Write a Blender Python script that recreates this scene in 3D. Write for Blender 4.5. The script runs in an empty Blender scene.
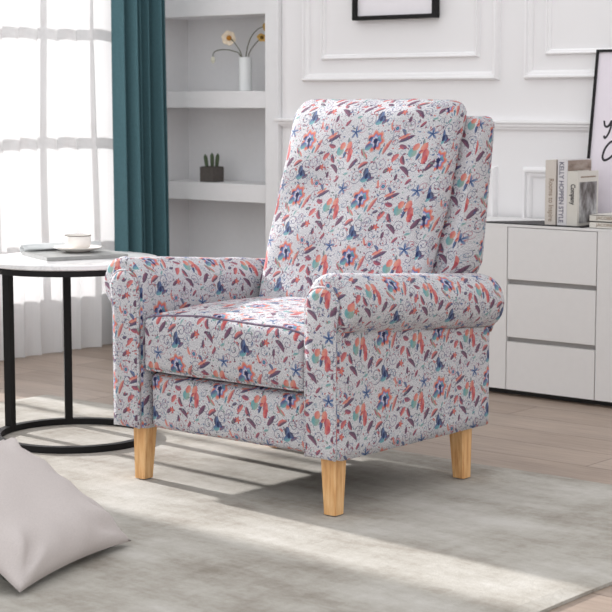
import bpy, bmesh, math, random
from mathutils import Vector, Matrix, noise
C = bpy.context.scene.collection
random.seed(4)
PI = math.pi

# ------------------------------------------------------------------ materials
class NB:
    def __init__(s, name):
        s.m = bpy.data.materials.new(name); s.m.use_nodes = True
        s.t = s.m.node_tree; s.n = s.t.nodes
        s.p = s.n['Principled BSDF']
    def node(s, t, **k):
        x = s.n.new(t)
        for a, b in k.items(): setattr(x, a, b)
        return x
    def put(s, sock, v):
        if isinstance(v, bpy.types.NodeSocket): s.t.links.new(v, sock)
        elif v is not None: sock.default_value = v
    def math(s, op, a, b=None, c=None, clamp=False):
        x = s.node('ShaderNodeMath', operation=op, use_clamp=clamp)
        s.put(x.inputs[0], a); s.put(x.inputs[1], b); s.put(x.inputs[2], c)
        return x.outputs[0]
    def vm(s, op, a, b=None):
        x = s.node('ShaderNodeVectorMath', operation=op)
        s.put(x.inputs[0], a); s.put(x.inputs[1], b)
        return x.outputs['Value'] if op in ('LENGTH', 'DOT_PRODUCT') else x.outputs[0]
    def mapping(s, v, loc=(0,0,0), rot=(0,0,0), sc=(1,1,1)):
        x = s.node('ShaderNodeMapping')
        s.put(x.inputs[0], v); x.inputs[1].default_value = loc; x.inputs[2].default_value = rot; x.inputs[3].default_value = sc
        return x.outputs[0]
    def mix(s, f, a, b):
        x = s.node('ShaderNodeMix', data_type='RGBA')
        s.put(x.inputs[0], f); s.put(x.inputs[6], a); s.put(x.inputs[7], b)
        return x.outputs[2]
    def noise(s, v, scale, detail=3, rough=.5):
        x = s.node('ShaderNodeTexNoise')
        if v is not None: s.put(x.inputs['Vector'], v)
        x.inputs['Scale'].default_value = scale; x.inputs['Detail'].default_value = detail; x.inputs['Roughness'].default_value = rough
        return x.outputs[0]
    def ramp(s, f, pts):
        x = s.node('ShaderNodeValToRGB'); s.put(x.inputs[0], f)
        e = x.color_ramp.elements
        while len(e) < len(pts): e.new(.5)
        for i, (p, c) in enumerate(pts): e[i].position = p; e[i].color = c
        return x.outputs[0]
    def bump(s, h, strength, dist=.001):
        x = s.node('ShaderNodeBump'); s.put(x.inputs['Height'], h)
        x.inputs['Strength'].default_value = strength; x.inputs['Distance'].default_value = dist
        s.t.links.new(x.outputs[0], s.p.inputs['Normal'])
    def coord(s, k='Object'):
        return s.node('ShaderNodeTexCoord').outputs[k]

def lin(r, g, b):
    f = lambda c: ((c/255+.055)/1.055)**2.4 if c/255 > .04045 else c/255/12.92
    return (f(r), f(g), f(b), 1)

def plain(name, col, rough=.5, metal=0, grain=0, gs=40, bump=0, bs=200, spec=None, coat=0):
    b = NB(name); c = lin(*col)
    b.p.inputs['Roughness'].default_value = rough; b.p.inputs['Metallic'].default_value = metal
    if spec is not None: b.p.inputs['Specular IOR Level'].default_value = spec
    if coat: b.p.inputs['Coat Weight'].default_value = coat
    n = b.noise(b.coord(), gs)
    d = tuple(min(1, x*(1+grain)) for x in c[:3])+(1,); e = tuple(x*(1-grain) for x in c[:3])+(1,)
    b.put(b.p.inputs['Base Color'], b.ramp(n, [(.3, e), (.7, d)]))
    if bump: b.bump(b.noise(b.coord(), bs), bump)
    return b.m

# ---- the printed upholstery: one repeat tile of leaves, flowers and scrolls
TW, TH = .243, .158
def fabric_material():
    b = NB('floral_upholstery')
    uv = b.node('ShaderNodeUVMap').outputs[0]
    wob = b.node('ShaderNodeTexNoise'); b.put(wob.inputs['Vector'], uv); wob.inputs['Scale'].default_value = 60
    w = b.vm('MULTIPLY', b.vm('SUBTRACT', wob.outputs[1], (.5, .5, .5)), (.0035, .0035, 0))
    q = b.vm('ADD', uv, w)
    t0 = b.vm('MULTIPLY', q, (1/TW, 1/TH, 0))
    heather = b.noise(b.mapping(uv, sc=(1, 1, 1)), 500, 2)
    weave = b.noise(b.mapping(uv, sc=(1, .25, 1)), 900, 1)
    col = b.ramp(b.math('MULTIPLY_ADD', weave, .5, b.math('MULTIPLY', heather, .5)),
                 [(.36, lin(150, 150, 158)), (.5, lin(200, 198, 202)), (.64, lin(232, 230, 231))])
    def local(cx, cy, ang):
        l = b.vm('FRACTION', b.vm('SUBTRACT', t0, (cx-.5, cy-.5, 0)))
        a = -math.radians(ang); sx, sy = .5*TW, .5*TH
        lx = -(sx*math.cos(a)-sy*math.sin(a)); ly = -(sx*math.sin(a)+sy*math.cos(a))
        return b.mapping(l, loc=(lx, ly, 0), rot=(0, 0, a), sc=(TW, TH, 1))
    PH = [0]
    def leaf(col, cx, cy, L, W, ang, c1, c2, bend=0, tail=False):
        p = local(cx, cy, ang)
        s = b.node('ShaderNodeSeparateXYZ'); b.put(s.inputs[0], b.vm('MULTIPLY', p, (2/L, 2/W, 0)))
        x, y = s.outputs[0], s.outputs[1]
        x2 = b.math('MULTIPLY', x, x)
        yy = b.math('MULTIPLY_ADD', x2, bend, y) if bend else y
        ay = b.math('ABSOLUTE', yy)
        m = b.math('ADD', x2, b.math('MULTIPLY', ay, b.math('MULTIPLY_ADD', ay, .65, .35)))
        k = b.math('MULTIPLY', b.math('SUBTRACT', 1, m), 4, clamp=True)
        cc = b.mix(b.math('MULTIPLY_ADD', yy, 1.2, .5, clamp=True), lin(*c1), lin(*c2))
        return b.mix(b.math('MULTIPLY', k, .88), col, cc)
    def polar(p):
        s = b.node('ShaderNodeSeparateXYZ'); b.put(s.inputs[0], p)
        return b.vm('LENGTH', p), b.math('ARCTAN2', s.outputs[1], s.outputs[0]), s.outputs[0], s.outputs[1]
    def swirl(col, cx, cy, R, ang, pitch, c, turns=1):
        p = local(cx, cy, ang); r, th, x, y = polar(p)
        s = b.math('FRACT', b.math('SUBTRACT', b.math('DIVIDE', r, pitch), b.math('MULTIPLY', th, turns/(2*PI))))
        d = b.math('ABSOLUTE', b.math('SUBTRACT', s, .5))
        k = b.math('MULTIPLY', b.math('SUBTRACT', .125, d), 14, clamp=True)
        k = b.math('MULTIPLY', k, b.math('LESS_THAN', r, R))
        return b.mix(b.math('MULTIPLY', k, .85), col, lin(*c))
    PU, PD, RD, CO, OR = (112, 44, 84), (72, 34, 72), (168, 46, 70), (206, 88, 76), (212, 128, 102)
    NV, BL, TE, GR, GP = (34, 40, 84), (56, 92, 142), (84, 156, 162), (130, 160, 146), (92, 86, 116)
    T = lambda x, y: ((x+y*.244)/530, 1-y/410-(-.085*x/410))
    # scrolls first, under everything
    for (x, y, R, a, pi, c, tn) in [(420, 262, .020, 200, .011, GP, 1), (295, 322, .021, 20, .011, GP, -1), (60, 345, .019, 90, .010, (150, 110, 130), 1),
                            (285, 130, .011, 0, .008, (110, 150, 170), 1), (170, 240, .016, 140, .010, GP, 1), (480, 240, .018, 250, .011, (140, 120, 150), -1),
                            (235, 375, .016, 300, .010, (170, 90, 110), 1), (60, 45, .017, 50, .011, GP, -1), (440, 340, .014, 10, .009, (90, 120, 150), 1), (300, 215, .014, 70, .009, GP, 1)]:
        cx, cy = T(x, y); col = swirl(col, cx, cy, R, a, pi, c, tn)
    for sc1, R1, pit, cA, cB in ((30, .013, .0085, (84, 92, 130), (116, 84, 112)), (41, .010, .0075, (92, 128, 150), (120, 110, 130))):
        v2 = b.node('ShaderNodeTexVoronoi'); b.put(v2.inputs['Vector'], uv); v2.inputs['Scale'].default_value = sc1; v2.inputs['Randomness'].default_value = .7
        s2 = b.node('ShaderNodeSeparateColor'); b.put(s2.inputs[0], v2.outputs['Color'])
        r, th, X, Y = polar(b.vm('SUBTRACT', uv, v2.outputs['Position']))
        sp = b.math('FRACT', b.math('SUBTRACT', b.math('DIVIDE', r, pit), b.math('ADD', b.math('MULTIPLY', th, 1/(2*PI)), s2.outputs[0])))
        k = b.math('MULTIPLY', b.math('SUBTRACT', .13, b.math('ABSOLUTE', b.math('SUBTRACT', sp, .5))), 12, clamp=True)
        k = b.math('MULTIPLY', k, b.math('MULTIPLY', b.math('LESS_THAN', r, R1), b.math('GREATER_THAN', s2.outputs[1], .25)))
        col = b.mix(b.math('MULTIPLY', k, .8), col, b.mix(s2.outputs[2], lin(*cA), lin(*cB)))
    # sprigs: scattered dots
    v = b.node('ShaderNodeTexVoronoi'); b.put(v.inputs['Vector'], uv); v.inputs['Scale'].default_value = 120
    kd = b.math('MULTIPLY', b.math('SUBTRACT', .27, v.outputs['Distance']), 8, clamp=True)
    sc = b.node('ShaderNodeSeparateColor'); b.put(sc.inputs[0], v.outputs['Color'])
    kd = b.math('MULTIPLY', kd, b.math('GREATER_THAN', sc.outputs[0], .38))
    col = b.mix(b.math('MULTIPLY', kd, .85), col, b.ramp(sc.outputs[1], [(0, lin(110, 40, 90)), (.3, lin(190, 70, 90)), (.5, lin(60, 80, 130)), (.75, lin(110, 170, 170)), (1, lin(80, 60, 110))]))
    # leaves and commas
    mm = .25/530
    for (x, y, L, W, a, c1, c2, bd) in [
        (270, 230, 92, 38, 52, PD, PU, .1), (110, 88, 64, 34, -14, RD, PU, -.15), (55, 158, 70, 38, 48, CO, RD, .35), (105, 182, 72, 36, -62, RD, PD, -.35),
        (20, 133, 46, 24, 18, PD, GP, 0), (122, 250, 100, 34, -38, PU, PD, .8), (60, 298, 48, 26, 84, PU, PD, .2), (138, 335, 56, 24, 48, PU, RD, 0),
        (345, 240, 86, 36, 30, PD, CO, .45), (515, 125, 112, 32, 64, RD, OR, .35), (474, 150, 56, 18, 72, TE, BL, .2), (508, 293, 52, 30, 40, PD, PU, 0),
        (130, 30, 118, 30, 26, NV, PU, .2), (118, 14, 90, 24, 28, OR, CO, -.2), (345, 150, 60, 30, -55, RD, GR, .2), (362, 178, 56, 28, -45, GR, CO, -.3),
        (455, 385, 60, 20, 110, CO, OR, .4), (20, 385, 56, 24, -50, GP, BL, .5), (215, 300, 40, 18, 20, GR, TE, 0), (400, 345, 60, 26, 30, GP, PU, .3),
        (240, 60, 46, 18, 100, GR, GP, 0), (330, 290, 34, 16, -30, OR, RD, 0), (430, 205, 40, 16, 60, GR, TE, .4)]:
        cx, cy = T(x, y); col = leaf(col, cx, cy, L*mm*.92, W*mm*.86, a, c1, c2, bd)
    for sc1, L_, W_, th0 in ((44, .013, .0056, .80), (66, .009, .0046, .62)):
        v2 = b.node('ShaderNodeTexVoronoi'); b.put(v2.inputs['Vector'], uv); v2.inputs['Scale'].default_value = sc1; v2.inputs['Randomness'].default_value = .8
        s2 = b.node('ShaderNodeSeparateColor'); b.put(s2.inputs[0], v2.outputs['Color'])
        rt = b.node('ShaderNodeVectorRotate', rotation_type='Z_AXIS'); b.put(rt.inputs['Vector'], b.vm('SUBTRACT', uv, v2.outputs['Position'])); b.put(rt.inputs['Angle'], b.math('MULTIPLY', s2.outputs[0], 6.28))
        s3 = b.node('ShaderNodeSeparateXYZ'); b.put(s3.inputs[0], b.vm('MULTIPLY', rt.outputs[0], (2/L_, 2/W_, 0)))
        x2 = b.math('MULTIPLY', s3.outputs[0], s3.outputs[0]); yy = b.math('MULTIPLY_ADD', x2, .5, s3.outputs[1])
        k = b.math('MULTIPLY', b.math('SUBTRACT', 1, b.math('ADD', x2, b.math('ABSOLUTE', yy))), 4, clamp=True)
        k = b.math('MULTIPLY', k, b.math('GREATER_THAN', s2.outputs[1], th0))
        cc = b.ramp(s2.outputs[2], [(0, lin(*PU)), (.18, lin(*RD)), (.34, lin(*GP)), (.5, lin(*BL)), (.62, lin(*GR)), (.78, lin(*PD)), (1, lin(*CO))])
        col = b.mix(b.math('MULTIPLY', k, .85), col, cc)
    # coral blossom with a leaf of green
    for (x, y, L, W, a, c1, c2) in [(168, 130, 62, 56, 80, GR, TE), (192, 92, 52, 40, 60, OR, CO), (240, 100, 66, 42, 75, CO, OR), (246, 150, 74, 40, 95, CO, RD),
                                    (238, 186, 58, 36, 80, RD, CO), (205, 152, 66, 22, 75, NV, BL), (222, 128, 34, 22, 30, OR, RD)]:
        cx, cy = T(x, y); col = leaf(col, cx, cy, L*mm, W*mm, a, c1, c2)
    # blue upright bloom
    for (x, y, L, W, a, c1, c2) in [(368, 298, 62, 38, 82, BL, NV), (355, 345, 58, 38, 20, TE, BL), (388, 322, 50, 34, -40, BL, NV), (372, 325, 36, 22, 90, NV, NV)]:
        cx, cy = T(x, y); col = leaf(col, cx, cy, L*mm, W*mm, a, c1, c2)
    # round flower: ring of petals
    def flower(col, x, y, R, n, stops, ang=0, amp=.13):
        cx, cy = T(x, y); p = local(cx, cy, ang); r, th, X, Y = polar(p)
        rr = b.math('DIVIDE', r, b.math('MULTIPLY_ADD', b.math('COSINE', b.math('MULTIPLY', th, n)), R*amp, R*(1-amp)))
        k = b.math('MULTIPLY', b.math('SUBTRACT', 1, rr), 5, clamp=True)
        cc = b.ramp(rr, stops)
        return b.mix(k, col, cc)
    col = flower(col, 435, 78, .034, 7, [(0, lin(*NV)), (.2, lin(*NV)), (.32, lin(210, 200, 214)), (.52, lin(96, 130, 186)), (.66, lin(*CO)), (.84, lin(*OR)), (1, lin(*RD))])
    for (x, y, L, W, a, c1, c2) in [(385, 116, 58, 44, 35, TE, BL), (432, 112, 60, 20, 95, NV, NV), (400, 62, 34, 26, 30, BL, NV), (462, 66, 38, 26, -40, BL, TE)]:
        cx, cy = T(x, y); col = leaf(col, cx, cy, L*mm, W*mm, a, c1, c2)
    col = flower(col, 192, 405, .020, 5, [(0, lin(*NV)), (.35, lin(*BL)), (.7, lin(120, 134, 166)), (1, lin(*GP))], 20, .4)
    col = flower(col, 492, 402, .013, 6, [(0, lin(*TE)), (.45, lin(*BL)), (.6, lin(215, 200, 210)), (.8, lin(*RD)), (1, lin(*CO))], 0, .15)
    col = flower(col, 20, 240, .012, 5, [(0, lin(*OR)), (.5, lin(*CO)), (1, lin(*PU))], 0, .3)
    hs = b.node('ShaderNodeHueSaturation'); hs.inputs['Saturation'].default_value = .92; hs.inputs['Value'].default_value = .90; b.put(hs.inputs['Color'], col)
    b.put(b.p.inputs['Base Color'], hs.outputs[0])
    b.p.inputs['Roughness'].default_value = .85
    b.p.inputs['Sheen Weight'].default_value = .05
    b.p.inputs['Specular IOR Level'].default_value = .25
    b.bump(b.math('ADD', heather, weave), .25, .0008)
    return b.m

def rug_material():
    b = NB('distressed_rug'); o = b.coord()
    st = b.noise(b.mapping(o, sc=(1, 2.4, 1), rot=(0, 0, .3)), 2.6, 7, .68)
    pa = b.noise(b.mapping(o, sc=(1.3, 1, 1)), 2.0, 5, .6)
    fine = b.noise(b.mapping(o, sc=(1, 2.5, 1)), 260, 2)
    cross = b.noise(b.mapping(o, sc=(5, 1, 1), rot=(0, 0, -.25)), 6, 6, .7)
    f = b.math('ADD', b.math('MULTIPLY', st, .45), b.math('MULTIPLY_ADD', pa, .28, b.math('MULTIPLY_ADD', cross, .12, b.math('MULTIPLY', b.math('MULTIPLY_ADD', fine, .5, b.math('MULTIPLY', b.noise(b.mapping(o, sc=(1, 2, 1)), 38, 5, .7), .5)), .22))))
    col = b.ramp(f, [(.38, lin(122, 113, 102)), (.46, lin(150, 143, 134)), (.54, lin(173, 168, 160)), (.64, lin(192, 188, 182))])
    b.put(b.p.inputs['Base Color'], col); b.p.inputs['Roughness'].default_value = .95
    b.p.inputs['Specular IOR Level'].default_value = .1
    b.bump(b.math('MULTIPLY_ADD', fine, .5, b.noise(o, 90, 3)), .5, .003)
    return b.m

def floor_material():
    b = NB('wood_floor'); o = b.coord()
    br = b.node('ShaderNodeTexBrick'); b.put(br.inputs['Vector'], o)
    for k, v in (('Scale', 1), ('Brick Width', 1.3), ('Row Height', .19), ('Mortar Size', .0018), ('Bias', 0)): br.inputs[k].default_value = v
    br.inputs['Color1'].default_value = lin(150, 132, 118); br.inputs['Color2'].default_value = lin(168, 151, 138); br.inputs['Mortar'].default_value = lin(92, 78, 68)
    g = b.noise(b.mapping(o, sc=(1.2, 14, 1)), 5, 6, .6)
    g2 = b.noise(b.mapping(o, sc=(1, 4, 1)), 2, 4)
    gr = b.ramp(b.math('MULTIPLY_ADD', g, .6, b.math('MULTIPLY', g2, .4)), [(.35, (.72, .70, .69, 1)), (.65, (1.12, 1.11, 1.1, 1))])
    m = b.node('ShaderNodeMix', data_type='RGBA', blend_type='MULTIPLY'); m.inputs[0].default_value = 1
    b.put(m.inputs[6], br.outputs[0]); b.put(m.inputs[7], gr)
    b.put(b.p.inputs['Base Color'], m.outputs[2]); b.p.inputs['Roughness'].default_value = .42
    b.bump(g, .12, .002)
    return b.m

def wood_material():
    b = NB('oak_leg'); o = b.coord()
    g = b.noise(b.mapping(o, sc=(14, 14, 1.2)), 9, 5, .6)
    b.put(b.p.inputs['Base Color'], b.ramp(g, [(.32, lin(196, 138, 84)), (.5, lin(218, 168, 112)), (.68, lin(232, 190, 138))]))
    b.p.inputs['Roughness'].default_value = .5
    return b.m

def marble_material():
    b = NB('white_marble'); o = b.coord()
    n = b.noise(o, 5, 6, .6)
    w = b.math('ABSOLUTE', b.math('SUBTRACT', n, .5))
    k = b.math('MULTIPLY', b.math('SUBTRACT', .035, w), 16, clamp=True)
    k2 = b.noise(o, 9, 3)
    b.put(b.p.inputs['Base Color'], b.mix(b.math('MULTIPLY', k, k2), lin(238, 236, 236), lin(140, 140, 146)))
    b.p.inputs['Roughness'].default_value = .15
    return b.m

def sheer_material():
    b = NB('sheer_voile')
    out = b.n['Material Output']; o = b.coord()
    th = b.noise(b.mapping(o, sc=(1, 300, 1)), 3, 2)
    tl = b.node('ShaderNodeBsdfTranslucent'); tl.inputs[0].default_value = (.62, .61, .61, 1)
    df = b.node('ShaderNodeBsdfDiffuse'); df.inputs[0].default_value = (.93, .92, .92, 1)
    tr = b.node('ShaderNodeBsdfTransparent'); tr.inputs[0].default_value = (.97, .97, .97, 1)
    a = b.node('ShaderNodeMixShader'); a.inputs[0].default_value = .55
    b.t.links.new(tl.outputs[0], a.inputs[1]); b.t.links.new(df.outputs[0], a.inputs[2])
    c = b.node('ShaderNodeMixShader'); b.put(c.inputs[0], b.math('MULTIPLY_ADD', th, .14, .03))
    b.t.links.new(a.outputs[0], c.inputs[1]); b.t.links.new(tr.outputs[0], c.inputs[2])
    b.t.links.new(c.outputs[0], out.inputs[0])
    return b.m

def glass_material():
    b = NB('window_glass'); out = b.n['Material Output']
    tr = b.node('ShaderNodeBsdfTransparent'); gl = b.node('ShaderNodeBsdfGlossy'); gl.inputs['Roughness'].default_value = .02
    fr = b.node('ShaderNodeFresnel'); fr.inputs[0].default_value = 1.3
    a = b.node('ShaderNodeMixShader'); b.put(a.inputs[0], fr.outputs[0])
    b.t.links.new(tr.outputs[0], a.inputs[1]); b.t.links.new(gl.outputs[0], a.inputs[2]); b.t.links.new(a.outputs[0], out.inputs[0])
    return b.m

M = dict(
    fabric=fabric_material(), rug=rug_material(), floor=floor_material(), oak=wood_material(), marble=marble_material(),
    sheer=sheer_material(), glass=glass_material(),
    wall=plain('wall_paint', (232, 230, 231), .6, grain=.01, gs=2),
    trim=plain('trim_paint', (236, 234, 235), .45, grain=.01),
    shelfpaint=plain('shelf_paint', (228, 227, 228), .5, grain=.01),
    lacquer=plain('white_lacquer', (226, 224, 223), .3, grain=.01),
    shadow_gap=plain('recess_shade', (176, 173, 172), .6, grain=.02),  # greyer than the lacquer: shade in the drawer gaps put into the colour
    plinth=plain('dark_plinth', (40, 38, 38), .6, grain=.1),
    black=plain('black_metal', (18, 17, 18), .5, grain=.1, spec=.25),
    teal=plain('teal_velvet', (74, 110, 118), .85, grain=.06, gs=90, bump=.2, bs=500),
    porcelain=plain('porcelain', (240, 234, 228), .2, grain=.005),
    goldline=plain('grey_gilt_line', (120, 112, 104), .4),
    ceramic=plain('matte_white_ceramic', (230, 232, 232), .5, grain=.01),
    stem=plain('dry_green_stem', (104, 104, 84), .7, grain=.1),
    petal=plain('cream_petal', (240, 226, 204), .7, grain=.03, gs=120),
    yellow=plain('yellow_petal', (216, 176, 96), .7, grain=.08, gs=120),
    orange=plain('ochre_flower_centre', (186, 126, 40), .8, grain=.2, gs=300, bump=.6, bs=600),
    brown=plain('brown_flower_centre', (112, 84, 30), .8, grain=.3, gs=300, bump=.6, bs=600),
    bud=plain('white_bud', (226, 224, 206), .7),
    cactus=plain('cactus_green', (74, 88, 62), .7, grain=.25, gs=120, bump=.4, bs=300),
    pot=plain('dark_concrete', (84, 78, 74), .8, grain=.12, gs=90, bump=.3, bs=150),
    soil=plain('soil', (50, 42, 36), .95, grain=.3, gs=200),
    linen=plain('oatmeal_linen', (196, 187, 184), .9, grain=.05, gs=300, bump=.35, bs=900),
    darkgreen=plain('dark_green_fabric', (44, 56, 46), .9, grain=.1, gs=200),
    mat_white=plain('poster_paper', (226, 218, 226), .6, grain=.01),
    mat_grey=plain('print_paper', (232, 228, 232), .6, grain=.01),
    ink=plain('black_ink', (34, 28, 36), .6),
    paper=plain('page_edges', (222, 216, 208), .8, grain=.03, gs=400),
    magazine=plain('magazine_cover_grey', (150, 150, 148), .4, grain=.15, gs=20),
    magpage=plain('magazine_page', (214, 216, 216), .5, grain=.08, gs=22),
    rooms=plain('book_beige', (206, 198, 190), .6, grain=.01),
    kelly=plain('book_pale_grey', (216, 213, 215), .6, grain=.01),
    company=plain('book_ivory', (212, 208, 200), .6, grain=.01),
    spine_blue=plain('spine_slate_ink', (110, 108, 124), .6),
    spine_brown=plain('spine_brown_ink', (146, 128, 112), .6),
    welt=plain('dark_welt_shade', (116, 100, 118), .85, grain=.4, gs=160),  # dark piping tone, with the shade of the cushion seams put in
    felt=plain('grey_glide', (118, 120, 126), .8),
    underside=plain('black_dust_cover', (30, 28, 30), .9),
)

def photo_cover(name, cols, sc):
    b = NB(name); o = b.coord()
    n = b.noise(b.mapping(o, sc=sc), 14, 4, .6)
    b.put(b.p.inputs['Base Color'], b.ramp(n, [(.3, lin(*cols[0])), (.42, lin(*cols[1])), (.55, lin(*cols[2])), (.7, lin(*cols[3]))]))
    b.p.inputs['Roughness'].default_value = .4
    return b.m
M['interior_photo'] = photo_cover('book_interior_photo', ((34, 30, 28), (90, 84, 80), (150, 148, 148), (206, 206, 204)), (1, 1.6, .9))
M['bronze_photo'] = photo_cover('book_bronze_photo', ((96, 78, 62), (142, 124, 110), (158, 142, 130), (172, 158, 146)), (1, 1, 3))

# ------------------------------------------------------------------ helpers
def worldloc(p): return Vector(p['_o']) if p is not None and '_o' in p else Vector((0, 0, 0))
ORIG = {}
def part(name, bm, mat, parent=None, smooth=False, label=None):
    """link a bmesh given in world coordinates as one mesh object under parent"""
    me = bpy.data.meshes.new(name)
    if parent is not None: bmesh.ops.translate(bm, verts=bm.verts, vec=-ORIG[parent.name])
    bm.normal_update(); bm.to_mesh(me); bm.free()
    if smooth:
        for p in me.polygons: p.use_smooth = True
    o = bpy.data.objects.new(name, me); C.objects.link(o)
    if mat: me.materials.append(M[mat] if isinstance(mat, str) else mat)
    if parent is not None: o.parent = parent; ORIG[o.name] = ORIG[parent.name]
    else: ORIG[o.name] = Vector((0, 0, 0))
    if label: o['label'] = label
    return o
def thing(name, label, cat, loc, group=None):
    o = bpy.data.objects.new(name, None); C.objects.link(o); o.location = loc; o.empty_display_size = .1
    ORIG[o.name] = Vector(loc); o['label'] = label; o['category'] = cat
    if group: o['group'] = group
    return o
def solo(o, label, cat, group=None):
    o['label'] = label; o['category'] = cat
    if group: o['group'] = group
    return o
def struct(o): o['kind'] = 'structure'; return o

def box(bm, x0, x1, y0, y1, z0, z1, bev=0):
    r = bmesh.ops.create_cube(bm, size=1)
    for v in r['verts']:
        v.co = Vector(((x0+x1)/2+v.co.x*(x1-x0), (y0+y1)/2+v.co.y*(y1-y0), (z0+z1)/2+v.co.z*(z1-z0)))
    if bev:
        es = list({e for v in r['verts'] for e in v.link_edges})
        bmesh.ops.bevel(bm, geom=es, offset=bev, segments=2, affect='EDGES', profile=.7)
    return bm
def B(*a, bev=0):
    return box(bmesh.new(), *a, bev=bev)
def lathe(prof, c, seg=40, bm=None):
    bm = bm or bmesh.new(); c = Vector(c); rings = []
    for r, z in prof:
        if r < 1e-6: rings.append([bm.verts.new(c+Vector((0, 0, z)))])
        else: rings.append([bm.verts.new(c+Vector((r*math.cos(2*PI*i/seg), r*math.sin(2*PI*i/seg), z))) for i in range(seg)])
    for a, b_ in zip(rings, rings[1:]):
        for i in range(seg):
            j = (i+1) % seg
            if len(a) == 1 and len(b_) == 1: continue
            if len(a) == 1: bm.faces.new((a[0], b_[j], b_[i]))
            elif len(b_) == 1: bm.faces.new((a[i], a[j], b_[0]))
            else: bm.faces.new((a[i], a[j], b_[j], b_[i]))
    bmesh.ops.recalc_face_normals(bm, faces=bm.faces)
    return bm
def tube(pts, rad, seg=8, closed=False, bm=None, uvs=False):
    bm = bm or bmesh.new(); P = [Vector(p) for p in pts]; n = len(P); rings = []
    uvl = bm.loops.layers.uv.verify() if uvs else None
    R = rad if isinstance(rad, (list, tuple)) else [rad]*n
    prev = None; dist = [0]
    for i in range(1, n): dist.append(dist[-1]+(P[i]-P[i-1]).length)
    for i in range(n):
        if closed: t = P[(i+1) % n]-P[i-1]
        else: t = P[min(i+1, n-1)]-P[max(i-1, 0)]
        t.normalize()
        if prev is None: a = t.orthogonal().normalized()
        else:
            a = prev-t*prev.dot(t)
            a = a.normalized() if a.length > 1e-6 else t.orthogonal().normalized()
        prev = a; bb = t.cross(a)
        rings.append([bm.verts.new(P[i]+(a*math.cos(2*PI*k/seg)+bb*math.sin(2*PI*k/seg))*R[i]) for k in range(seg)])
    for i in range(n if closed else n-1):
        A, B_ = rings[i], rings[(i+1) % n]
        for k in range(seg):
            j = (k+1) % seg
            f = bm.faces.new((A[k], A[j], B_[j], B_[k]))
            if uvs:
                d0 = dist[i]; d1 = dist[i+1] if i+1 < n else dist[i]+.01
                rr = 2*PI*R[i]/seg
                for l, q in zip(f.loops, ((d0, k*rr), (d0, (k+1)*rr), (d1, (k+1)*rr), (d1, k*rr))): l[uvl].uv = (q[1]*1+.155, q[0])
    if not closed:
        bm.faces.new(rings[0][::-1]); bm.faces.new(rings[-1])
    return bm
def smoothcurve(pts, n=10):
    P = [Vector(p) for p in pts]; out = []
    for i in range(len(P)-1):
        a = P[max(i-1, 0)]; b_ = P[i]; c = P[i+1]; d = P[min(i+2, len(P)-1)]
        for k in range(n):
            t = k/n
            out.append(.5*((2*b_)+(-a+c)*t+(2*a-5*b_+4*c-d)*t*t+(-a+3*b_-3*c+d)*t**3))
    out.append(P[-1]); return out

# rounded, padded box: fn maps (position, unit box coords) -> final position
def params(h, r, n):
    e = [-h+r*(1-math.cos(a*PI/8)) for a in range(0, 4)]
    m = [-(h-r)+2*(h-r)*i/n for i in range(n+1)]
    return e+m+[-x for x in e[::-1]]
def padded(hx, hy, hz, r, fn, n=(14, 10, 10), uvo=(0, 0)):
    bm = bmesh.new(); uvl = bm.loops.layers.uv.verify(); H = (hx, hy, hz)
    ps = [params(H[i], r, n[i]) for i in range(3)]
    cache = {}
    def rp(p):
        q = Vector([max(-(H[i]-r), min(H[i]-r, p[i])) for i in range(3)]); d = Vector(p)-q
        if d.length > 1e-9: return q+d.normalized()*r
        return Vector(p)
    def V(p):
        k = tuple(round(x, 6) for x in p)
        if k not in cache:
            s = rp(p); cache[k] = bm.verts.new(fn(s, Vector((p[0]/hx, p[1]/hy, p[2]/hz))))
        return cache[k]
    for ax in range(3):
        a, b_ = [(1, 2), (0, 2), (0, 1)][ax]
        for sg in (-1, 1):
            for i in range(len(ps[a])-1):
                for j in range(len(ps[b_])-1):
                    q = []
                    for (ii, jj) in ((i, j), (i+1, j), (i+1, j+1), (i, j+1)):
                        p = [0, 0, 0]; p[ax] = sg*H[ax]; p[a] = ps[a][ii]; p[b_] = ps[b_][jj]; q.append(p)
                    vs = [V(p) for p in q]
                    if len(set(vs)) < 4: continue
                    f = bm.faces.new(vs)
                    for l, p in zip(f.loops, q):
                        u = p[a]*(-sg if ax == 1 else 1); l[uvl].uv = (p[a]+uvo[0]+ax*.11, p[b_]+uvo[1]+(sg*.5+.5)*(.0 if ax else .05)+(.0 if ax != 2 else -hz+(-hy)*0))
    bmesh.ops.recalc_face_normals(bm, faces=bm.faces)
    return bm
def bumpn(a, b_): return max(0, 1-a*a)**.6*max(0, 1-b_*b_)**.6

# ================================================================== the room
FZ = -.012
U0, V1 = -5.6, 5.6
struct(part('floor', B(-7.5, 4, -3, 6.2, FZ-.1, FZ), 'floor'))
wb = B(-4.83, 1.5, V1, V1+.25, FZ, 2.8)
box(wb, -5.75, -4.83, 5.84, 5.85+.1, FZ, 2.8)
struct(part('wall_back', wb, 'wall'))
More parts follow.
